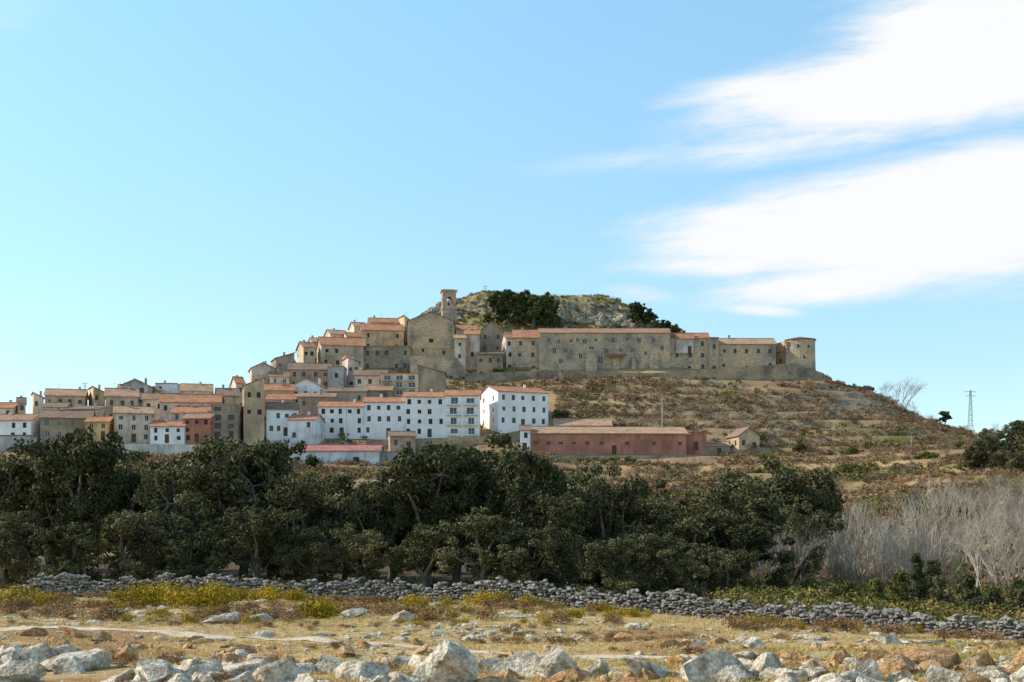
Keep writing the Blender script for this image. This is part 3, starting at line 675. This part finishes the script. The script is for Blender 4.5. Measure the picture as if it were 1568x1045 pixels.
for i,(px,top,Yt,sx) in enumerate([(1405,842,88,.55),(1480,880,80,1.2),(1380,870,92,1.0),(1300,890,95,1.1),(1520,895,78,1.3),(1560,882,82,1.2),(1240,885,98,1.2),(1190,872,97,1.2),(1340,885,90,1.),(1440,880,86,1.),(1430,855,90,.8),(1270,900,90,1.4),(1500,910,74,1.5),(1215,895,88,1.5),(1555,915,70,1.6)]):
    x=wx(px,Yt); g0=float(H(x,Yt)); h=wz(top,Yt)-g0
    C=[]
    for _ in range(34):
        t_=rs.rand(); rr_=(1-t_*.85)*h*.45*sx; a=rs.uniform(0,6.28); q=rr_*math.sqrt(rs.rand()); C.append([q*math.cos(a),q*math.sin(a),.25+t_*(h-.5)])
    C=np.array(C); V_,F_=leaves(C,rs.uniform(.2,.42,34),150,.075,rs)
    V2,F2=tubes([[0,0,-.2,0,0,h*.8,.09,.03]]+[[0,0,c_[2]*.6,*c_,.03,.01] for c_ in C],5)
    o_=mk('evergreen_shrub',np.concatenate([V_,V2]),[(F_,0),(F2+len(V_),1)],[[OAKL,SHRL][i in(2,3,6,8,13)],BARK]); o_.location=(x,Yt,g0)
# ------------------------------------------------ stones
def rockvar(seed,sub=2,chops=9,flatz=.7,lo=.42,hi=.8,jit=.3):
    import bmesh
    r=np.random.RandomState(seed); bm=bmesh.new(); bmesh.ops.create_icosphere(bm,subdivisions=sub,radius=1)
    V=np.array([v.co[:] for v in bm.verts]); Fa=np.array([[v.index for v in f.verts] for f in bm.faces]); bm.free()
    for _ in range(chops):
        n_=r.normal(size=3); n_/=np.linalg.norm(n_); d=r.uniform(lo,hi); pr=V@n_; V-=np.maximum(pr-d,0)[:,None]*n_
    V*=(1+.12*r.normal(size=(len(V),1))*jit)
    V*=np.array([r.uniform(.9,1.3),r.uniform(.7,1.),flatz*r.uniform(.8,1.2)]); return V,[(Fa,0)]
LIME=matn('limestone_mat',[(0.32,(.28,.21,.135)),(0.48,(.54,.45,.33)),(0.66,(.74,.645,.51))],2.6,bs=1,bd=.08,scale2=11,k2=.7)
LIMD=matn('wall_stone_mat',[(0.3,(.12,.105,.09)),(0.5,(.27,.245,.21)),(0.7,(.45,.41,.35))],2.6,bs=.8,bd=.05,scale2=16)
RUST=matn('ochre_rock_mat',[(0.3,(.28,.14,.06)),(0.5,(.47,.27,.125)),(0.7,(.58,.42,.25))],1.6,bs=1,bd=.08,scale2=10,k2=.7)
CRAG=matn('crag_rock_mat',[(0.34,(.14,.11,.08)),(0.5,(.34,.27,.195)),(0.66,(.50,.41,.31))],.35,bs=1,bd=.5,scale2=1.4,k2=.9)
rv=[rockvar(i,2,8) for i in range(10)]; rvb=[rockvar(50+i,4,13,.72,.34,.78,.1) for i in range(8)]; rvm=[rockvar(70+i,3,11,.7,.36,.78,.15) for i in range(6)]
rc=[rockvar(90+i,4,16,1.,.35,.75,.25) for i in range(6)]
cp=[];cs=[]
def crag(px0,px1,y0,y1,n_,s0,s1,zs):
    for _ in range(n_):
        Yt=rs.uniform(y0,y1); x=wx(rs.uniform(px0,px1),Yt); s=rs.uniform(s0,s1); cp.append([x,Yt,float(H(x,Yt))+s*.1]); cs.append([s*1.3,s*.8,s*zs])
crag(645,700,474,486,24,1.5,3.2,1.0); crag(700,765,474,482,12,1.2,2.4,.7); crag(848,990,473,479,46,1.8,3.4,1.3); crag(850,960,480,486,16,1.0,2.0,.6); crag(1245,1330,431,434,14,.8,1.6,.7); crag(955,1000,478,486,10,1.2,2.4,.9)
merge('summit_rock_outcrop',rc,np.array(cp),np.array(cs),[CRAG],rz=rs.uniform(-.5,.5,len(cp)),tilt=.1)
wl=[(30,912,80),(200,914,79),(400,917,77.5),(650,921,74.5),(900,929,70),(1060,938,66.5),(1200,949,63.5),(1350,965,60),(1480,980,57.5),(1640,1000,54)]
pts=np.array([[wx(a,y),y] for a,b_,y in wl]); seg=np.linalg.norm(np.diff(pts,axis=0),axis=1); cum=np.concatenate([[0],np.cumsum(seg)])
Pp=[];Sp=[]
def along(s): return np.interp(s,cum,pts[:,0]),np.interp(s,cum,pts[:,1])
for row in range(9):
    s=0.0
    while s<cum[-1]:
        w_=rs.uniform(.09,.30); s+=w_
        hgt=1.05+.14*math.sin(s*.7)+.10*math.sin(s*2.3)+.1*math.sin(s*5.1); hgt*=np.interp(s,[0,cum[-1]*.6,cum[-1]],[1.08,.98,.78])
        if s<1.2: hgt*=s/1.2
        z=row*.14+rs.uniform(-.05,.05)
        if z>hgt-.08 or rs.rand()<.03*row: continue
        for off in (-.22,.1,.38):
            x,y=along(s-w_/2); x+=rs.uniform(-.05,.05); yy=y+off+(3-row)*-.02+rs.uniform(-.08,.08)
            Pp.append([x,yy,z]); Sp.append([w_*.68,rs.uniform(.13,.2),rs.uniform(.085,.15)])
Pp=np.array(Pp);Sp=np.array(Sp); Pp[:,2]+=H(Pp[:,0],Pp[:,1])+.05
merge('dry_stone_wall',rv,Pp,Sp,[LIMD],rz=rs.uniform(-.6,.6,len(Pp)),tilt=.4)
def fieldpts(n_,y0,y1,thr,seed,spread=.40,pw=1,sc_=5):
    u=rs.rand(n_*4)**pw; y=y0+(y1-y0)*u; x=rs.uniform(-spread,spread,n_*4)*y; k=fbm(x,y,sc_,seed,3)>thr
    yp=np.interp(x,[-16,-12,-3,2,8,20],[47.5,46.8,41.5,38.6,36.5,34]); k&=(np.abs(y-yp)>.75)|(x>6)
    k&=y<np.interp(x,pts[:,0],pts[:,1])-.5
    x,y=x[k][:n_],y[k][:n_]; return x,y
x,y=fieldpts(2100,27,78,.05,91); s=np.clip(rs.lognormal(-2.7,.6,len(x)),.03,.35)
merge('field_stones',rv,np.stack([x,y,H(x,y)+s*.15],1),np.stack([s*1.2,s,s*.8],1),[LIME],tilt=.3)
x,y=fieldpts(170,27.5,36,.02,95,sc_=3); s=rs.uniform(.16,.5,len(x))
merge('limestone_rocks',rvm,np.stack([x,y,H(x,y)+s*.12],1),np.stack([s*1.3,s,s*.95],1),[LIME],tilt=.35)
x,y=fieldpts(200,28,46,.1,99); s=rs.uniform(.14,.46,len(x))
merge('ochre_rocks',rvm,np.stack([x,y,H(x,y)+s*.1],1),np.stack([s*1.3,s,s*.9],1),[RUST],tilt=.3)
x,y=fieldpts(200,44,60,.08,93); s=rs.uniform(.12,.3,len(x))
merge('flat_limestone_outcrop',rvm,np.stack([x,y,H(x,y)],1),np.stack([s*2.0,s*1.4,s*.7],1),[LIME],tilt=.15)
big=[(238,1012,105,30,0),(130,1002,90,33,0),(105,1022,60,32,0),(300,1018,70,31,0),(660,1030,135,29.5,0),(752,1003,75,33,0),(790,1012,80,32,0),(848,1018,85,31.5,0),(505,1008,70,33,0),(380,1015,80,32,0),
(430,1030,90,30,0),(560,1030,70,30.5,0),(905,1015,55,32,0),(1000,1030,75,30.5,0),(1075,1038,95,29.5,0),(1170,1035,70,30,0),(1240,1040,60,29,0),(1145,990,30,38,0),(60,1000,70,34,0),(20,1030,80,30,0),(185,985,50,35,1),(120,962,55,45,1),(80,975,45,43,1),(150,968,40,44,1),(1290,995,60,36,1),(1430,1003,90,36,1),(1500,1015,80,34,1),(1380,1015,70,33,1),(1555,1020,80,33,1),(1470,1030,70,31,1),(1330,1005,60,35,1),(1320,1030,60,30,0),(1440,1035,90,29.5,0),
(345,960,70,50,0),(400,945,50,53,0),(540,945,50,55,0),(610,948,50,54,0),(430,940,30,56,0),(320,952,40,52,0),(1150,985,50,41,0),(1070,982,50,42,0),(1250,970,50,48,0),(1360,985,60,45,0)]
for i,(px,py,w_,Yt,k) in enumerate(big):
    x=wx(px,Yt); s=w_/2/F*Yt/1.05*(1.35 if Yt<40 else 1.2); V_,G_=rvb[i%8]
    fl=.65 if Yt>40 else .95
    o_=mk('limestone_boulder' if k==0 else 'ochre_boulder',V_*np.array([s,s*.8,s*fl]),[(G_[0][0],0)],[LIME if k==0 else RUST]); o_.location=(x,Yt,float(H(x,Yt))+s*.14); o_.rotation_euler=(rs.uniform(-.25,.25),rs.uniform(-.25,.25),rs.uniform(-.5,.5))
pc=np.array([[-20,48.5],[-16,47.6],[-12,46.6],[-8,44.6],[-3,41.6],[0,39.8],[3,38.3],[6,37.3]]); n_=160
tt=np.linspace(0,len(pc)-1,n_); cx=np.interp(tt,range(len(pc)),pc[:,0]); cy=np.interp(tt,range(len(pc)),pc[:,1])
Vp=[]
for j,o_ in enumerate(np.linspace(-1,1,9)):
    wd=.42+.22*fbm(cx,cy+j*0,1.5,13,3)+.1*fbm(cx,cy,.4,17+(j>4),2); yy=cy+o_*wd; Vp.append(np.stack([cx,yy,H(cx,yy)+.03-.02*abs(o_)**3],1))
Vp=np.stack(Vp,1).reshape(-1,3); I=np.arange(n_*9).reshape(n_,9)
mk('dirt_path',Vp,[(np.stack([I[:-1,:-1],I[1:,:-1],I[1:,1:],I[:-1,1:]],-1).reshape(-1,4),0)],[matn('pale_path_mat',[(0.3,(.52,.40,.27)),(0.7,(.68,.55,.40))],1.5,bs=.5,bd=.03,scale2=9)],smooth=True)
def tuft(seed,nb=16):
    r=np.random.RandomState(seed); V=[];Q=[]
    for i in range(nb):
        a=r.uniform(0,6.28); b0=np.array([r.normal()*.25,r.normal()*.25,-.1]); d=np.array([math.cos(a)*r.uniform(.1,.6),math.sin(a)*r.uniform(.1,.6),1]); L=r.uniform(.5,1.)
        s_=np.array([-math.sin(a),math.cos(a),0])*.035; m_=b0+d*L*.55; e_=b0+d*L*np.array([1.3,1.3,.9]); k=len(V)
        V+=[b0-s_,b0+s_,m_+s_*.8,m_-s_*.8,e_+s_*.2,e_-s_*.2]; Q+=[(k,k+1,k+2,k+3),(k+3,k+2,k+4,k+5)]
    return np.array(V),[(np.array(Q),0)]
tf=[tuft(i) for i in range(6)]
x,y=fieldpts(14000,26,84,-.35,111,.42,1.1); s=rs.uniform(.07,.18,len(x))
merge('dry_grass',tf,np.stack([x,y,H(x,y)],1),s,[foliage('dry_grass_blades',(.48,.33,.115),(.64,.455,.19),(.72,.55,.28))])
x,y=fieldpts(4000,26,84,.08,41,.42,1.1,9); s=rs.uniform(.06,.15,len(x))
merge('green_grass',tf,np.stack([x,y,H(x,y)],1),s,[foliage('green_grass_blades',(.24,.22,.05),(.36,.30,.07),(.46,.37,.10))])
fs=[shrubvar(500+i,700,.055,.75) for i in range(6)]
GOR=foliage('gorse_leaves',(.17,.13,.014),(.32,.225,.02),(.48,.33,.03)); BRN=foliage('brown_cushion_twigs',(.15,.085,.04),(.27,.16,.075),(.40,.25,.12))
gb_=[(215,932,66,1.9),(232,925,70,1.6),(305,935,62,1.8),(330,930,64,1.6),(290,955,52,.9),(470,945,55,1.4),(490,940,58,1.),(30,938,64,1.6),(60,935,66,1.3),(760,925,72,1.3),(730,930,68,1.1),(1140,958,56,.9),(1170,955,57,.8),(880,945,60,.9),(590,935,64,.9),(640,930,66,1.),(450,925,70,1.),(960,940,62,.8),(640,960,50,.5),(360,925,70,1.6),(270,925,70,1.5),(190,928,69,1.4),(820,930,68,1.),(930,935,65,.9),(395,930,68,1.3),(1215,965,55,.7)]
pp=[];s_=[]
for px,py,Yt,s in gb_:
    for _ in range(3):
        x=wx(px+rs.uniform(-14,14)*s,Yt); yy=Yt+rs.uniform(-1,1); pp.append([x,yy,float(H(x,yy))-.03]); q=s*rs.uniform(.45,.85); s_.append([q*1.,q*1.,q*1.15])
merge('gorse_bushes',fs,np.array(pp),np.array(s_),[GOR])
x,y=fieldpts(170,52,79,.0,121); s=rs.uniform(.25,.85,len(x)); merge('brown_cushion_shrubs',fs,np.stack([x,y,H(x,y)],1),np.stack([s*1.2,s*1.2,s*.9],1),[BRN])
x,y=fieldpts(80,50,77,-.05,131); s=rs.uniform(.2,.6,len(x)); merge('low_gorse_shrubs',fs,np.stack([x,y,H(x,y)],1),s,[GOR])
x,y=fieldpts(160,28,50,.05,141); s=rs.uniform(.1,.38,len(x)); merge('low_field_shrubs',fs,np.stack([x,y,H(x,y)],1),np.stack([s*1.4,s*1.2,s],1),[BRN])
P=placeh(320,86,104,-60,1200,None); merge('understory_shrubs',fs,P,rs.uniform(.5,1.4,len(P)),[OAKL])
P=placeh(420,62,112,1100,1660,lambda x,y,px:y>np.interp(x,pts[:,0],pts[:,1])+1.5); merge('valley_shrubs',fs,P,rs.uniform(.6,2.0,len(P)),[foliage('valley_shrub_leaves',(.09,.08,.025),(.17,.145,.04),(.29,.22,.07))])
# ------------------------------------------------ masts & small things
def lattice(px,top,base,Yt):
    h=(base-top)/F*Yt+2; x=wx(px,Yt); e=empty('lattice_pylon',(x,Yt,wz(base,Yt)-1)); s=[]
    L=lambda z:.55*(1-z/h)+.16
    nz=9
    for i in range(nz):
        a,b_=h*i/nz,h*(i+1)/nz
        for sx,sy in ((-1,-1),(1,-1),(1,1),(-1,1)):
            s.append([sx*L(a),sy*L(a),a,sx*L(b_),sy*L(b_),b_,.06,.06])
        for (p,q) in (((-1,-1),(1,-1)),((1,-1),(1,1)),((1,1),(-1,1)),((-1,1),(-1,-1))):
            s.append([p[0]*L(a),p[1]*L(a),a,q[0]*L(b_),q[1]*L(b_),b_,.035,.035]); s.append([p[0]*L(b_),p[1]*L(b_),b_,q[0]*L(b_),q[1]*L(b_),b_,.035,.035])
    for z,w_ in ((h*.97,1.6),(h*.88,1.2)): s.append([-w_,0,z,w_,0,z,.07,.07]); s+=[[k,0,z,k,0,z-.45,.06,.06] for k in(-w_,w_)]
    V_,F_=tubes(s,4); mk('lattice',V_,[(F_,0)],[METAL],e)
lattice(1486,603,662,415)
def pole(px,top,base,Yt,nm='utility_pole'):
    h=(base-top)/F*Yt+1; e=empty(nm,(wx(px,Yt),Yt,wz(base,Yt)-1))
    s=[[0,0,0,0,0,h,.17,.12],[-.8,0,h-.5,.8,0,h-.5,.07,.07],[-.6,0,h-1.3,.6,0,h-1.3,.06,.06]]+[[k,0,h-.5,k,0,h-.2,.05,.05] for k in(-.7,0,.7)]
    V_,F_=tubes(s,6); mk('pole_and_crossarm',V_,[(F_,0)],[flat('weathered_pole',(.45,.43,.4))],e)
pole(1014,610,660,372); pole(530,625,668,361,'street_lamp'); pole(1396,668,690,350)
pole(130,585,600,395,'antenna_mast'); pole(743,437,450,488,'summit_monument')
s=[]
px_=np.arange(835,950,7)
for a,b_ in zip(px_[:-1],px_[1:]):
    xa,xb=wx(a,489),wx(b_,489); za,zb=float(H(xa,489)),float(H(xb,489)); s+=[[xa,489,za-.3,xa,489,za+1.1,.05,.05],[xa,489,za+1.05,xb,489,zb+1.05,.03,.03],[xa,489,za+.55,xb,489,zb+.55,.025,.025]]
V_,F_=tubes(s,4); mk('summit_railing',V_,[(F_,0)],[METAL])
# ------------------------------------------------ sky, sun, camera
S=Vector((-0.79,0.14,0.56)).normalized()
w=bpy.data.worlds.new('World'); scene.world=w; w.use_nodes=True; nt=w.node_tree; nt.nodes.clear()
out=N(nt,'ShaderNodeOutputWorld'); sky=N(nt,'ShaderNodeTexSky',sky_type='NISHITA'); sky.sun_disc=False
sky.sun_elevation=math.asin(S.z); sky.sun_rotation=math.atan2(S.x,S.y); sky.altitude=900; sky.air_density=1.0; sky.dust_density=0.3; sky.ozone_density=1.5
tc=N(nt,'ShaderNodeTexCoord'); sp=N(nt,'ShaderNodeSeparateXYZ'); nt.links.new(tc.outputs['Generated'],sp.inputs[0])
tint=ramp(nt,sp.outputs[2],[(0.0,(.40,.43,.43)),(0.12,(.47,.51,.49)),(0.36,(.64,.75,.65)),(1,(.66,.74,.65))])
skc=mix(nt,1.0,sky.outputs[0],tint,'MULTIPLY')
sc3=mix(nt,1.0,skc,(2.6,2.6,2.6),'MULTIPLY')
bg=N(nt,'ShaderNodeBackground'); bg.inputs[1].default_value=.15; nt.links.new(sc3,bg.inputs[0])
def M(op,a,b_=None,c_=None,clamp=False):
    m=N(nt,'ShaderNodeMath',operation=op); m.use_clamp=clamp
    for i,v in enumerate((a,b_,c_)):
        if v is None: continue
        if isinstance(v,(int,float)): m.inputs[i].default_value=v
        else: nt.links.new(v,m.inputs[i])
    return m.outputs[0]
ysafe=M('MAXIMUM',sp.outputs[1],.05)
u=M('DIVIDE',sp.outputs[0],ysafe); v=M('DIVIDE',sp.outputs[2],ysafe)
def cnoise(sx,sy,ang,det,rough=.6,off=0):
    cb=N(nt,'ShaderNodeCombineXYZ'); nt.links.new(u,cb.inputs[0]); nt.links.new(v,cb.inputs[1])
    mp=N(nt,'ShaderNodeMapping'); mp.inputs['Rotation'].default_value=(0,0,ang); nt.links.new(cb.outputs[0],mp.inputs[0])
    mp2=N(nt,'ShaderNodeMapping'); mp2.inputs['Scale'].default_value=(sx,sy,1); mp2.inputs['Location'].default_value=(off,off,0); nt.links.new(mp.outputs[0],mp2.inputs[0])
    return noise(nt,1,det,mp2.outputs[0],rough)
n1=cnoise(6,24,-.14,6,.62); n2=cnoise(14,80,-.12,5,.68,3.3)
nn=M('ADD',M('MULTIPLY',M('SUBTRACT',n1,.5),1.9),M('MULTIPLY',M('SUBTRACT',n2,.5),1.3))
ells=[(1430,115,400,92,12,1.35),(1560,60,330,125,8,1.45),(1250,140,270,48,4,.95),(1390,330,400,88,8,1.4),(1560,325,330,120,6,1.45),(1180,350,260,60,4,1.0),(1130,405,240,28,2,.75),(985,450,95,20,-4,.6),(1160,474,105,16,-4,.6),(980,238,340,28,8,.42),(1250,212,340,46,8,.66),(1300,430,320,42,6,.85),(20,20,130,60,5,.3)]
mx=None
for px,py,a,b_,ang,st in ells:
    an=math.radians(ang); du=M('SUBTRACT',u,(px-784)/F); dv=M('SUBTRACT',v,(830-py)/F)
    p=M('MULTIPLY_ADD',du,math.cos(an)*F/a,M('MULTIPLY',dv,math.sin(an)*F/a))
    q=M('MULTIPLY_ADD',du,-math.sin(an)*F/b_,M('MULTIPLY',dv,math.cos(an)*F/b_))
    d=M('MULTIPLY_ADD',p,p,M('MULTIPLY',q,q)); f=M('MULTIPLY',M('EXPONENT',M('MULTIPLY',d,-1.3)),st)
    mx=f if mx is None else M('MAXIMUM',mx,f)
tot=M('ADD',mx,M('MULTIPLY',nn,M('MINIMUM',M('MULTIPLY_ADD',mx,.75,.03),.55)))
mr=N(nt,'ShaderNodeMapRange',interpolation_type='SMOOTHSTEP'); mr.inputs[1].default_value=.2; mr.inputs[2].default_value=.8; nt.links.new(tot,mr.inputs[0])
fac=M('MULTIPLY',mr.outputs[0],M('GREATER_THAN',sp.outputs[1],.05))
cl=N(nt,'ShaderNodeBackground'); cl.inputs[0].default_value=(.97,.98,1,1); cl.inputs[1].default_value=1.0
ms=N(nt,'ShaderNodeMixShader'); nt.links.new(fac,ms.inputs[0]); nt.links.new(bg.outputs[0],ms.inputs[1]); nt.links.new(cl.outputs[0],ms.inputs[2]); nt.links.new(ms.outputs[0],out.inputs[0])
sl=bpy.data.lights.new('sun','SUN'); sl.energy=5.0; sl.angle=math.radians(.5); sl.color=(1,.91,.78)
so=bpy.data.objects.new('sun',sl); so.rotation_euler=S.to_track_quat('Z','Y').to_euler(); coll.objects.link(so)
cam=bpy.data.cameras.new('camera'); co=bpy.data.objects.new('camera',cam); coll.objects.link(co); scene.camera=co
co.location=(0,0,CZ); co.rotation_euler=(math.pi/2,0,0); cam.sensor_width=36; cam.lens=50.0; cam.shift_y=(830-522.5)/1568; cam.clip_end=12000; cam.clip_start=.1
scene.view_settings.view_transform='Standard'; scene.view_settings.look='None'; scene.view_settings.exposure=0
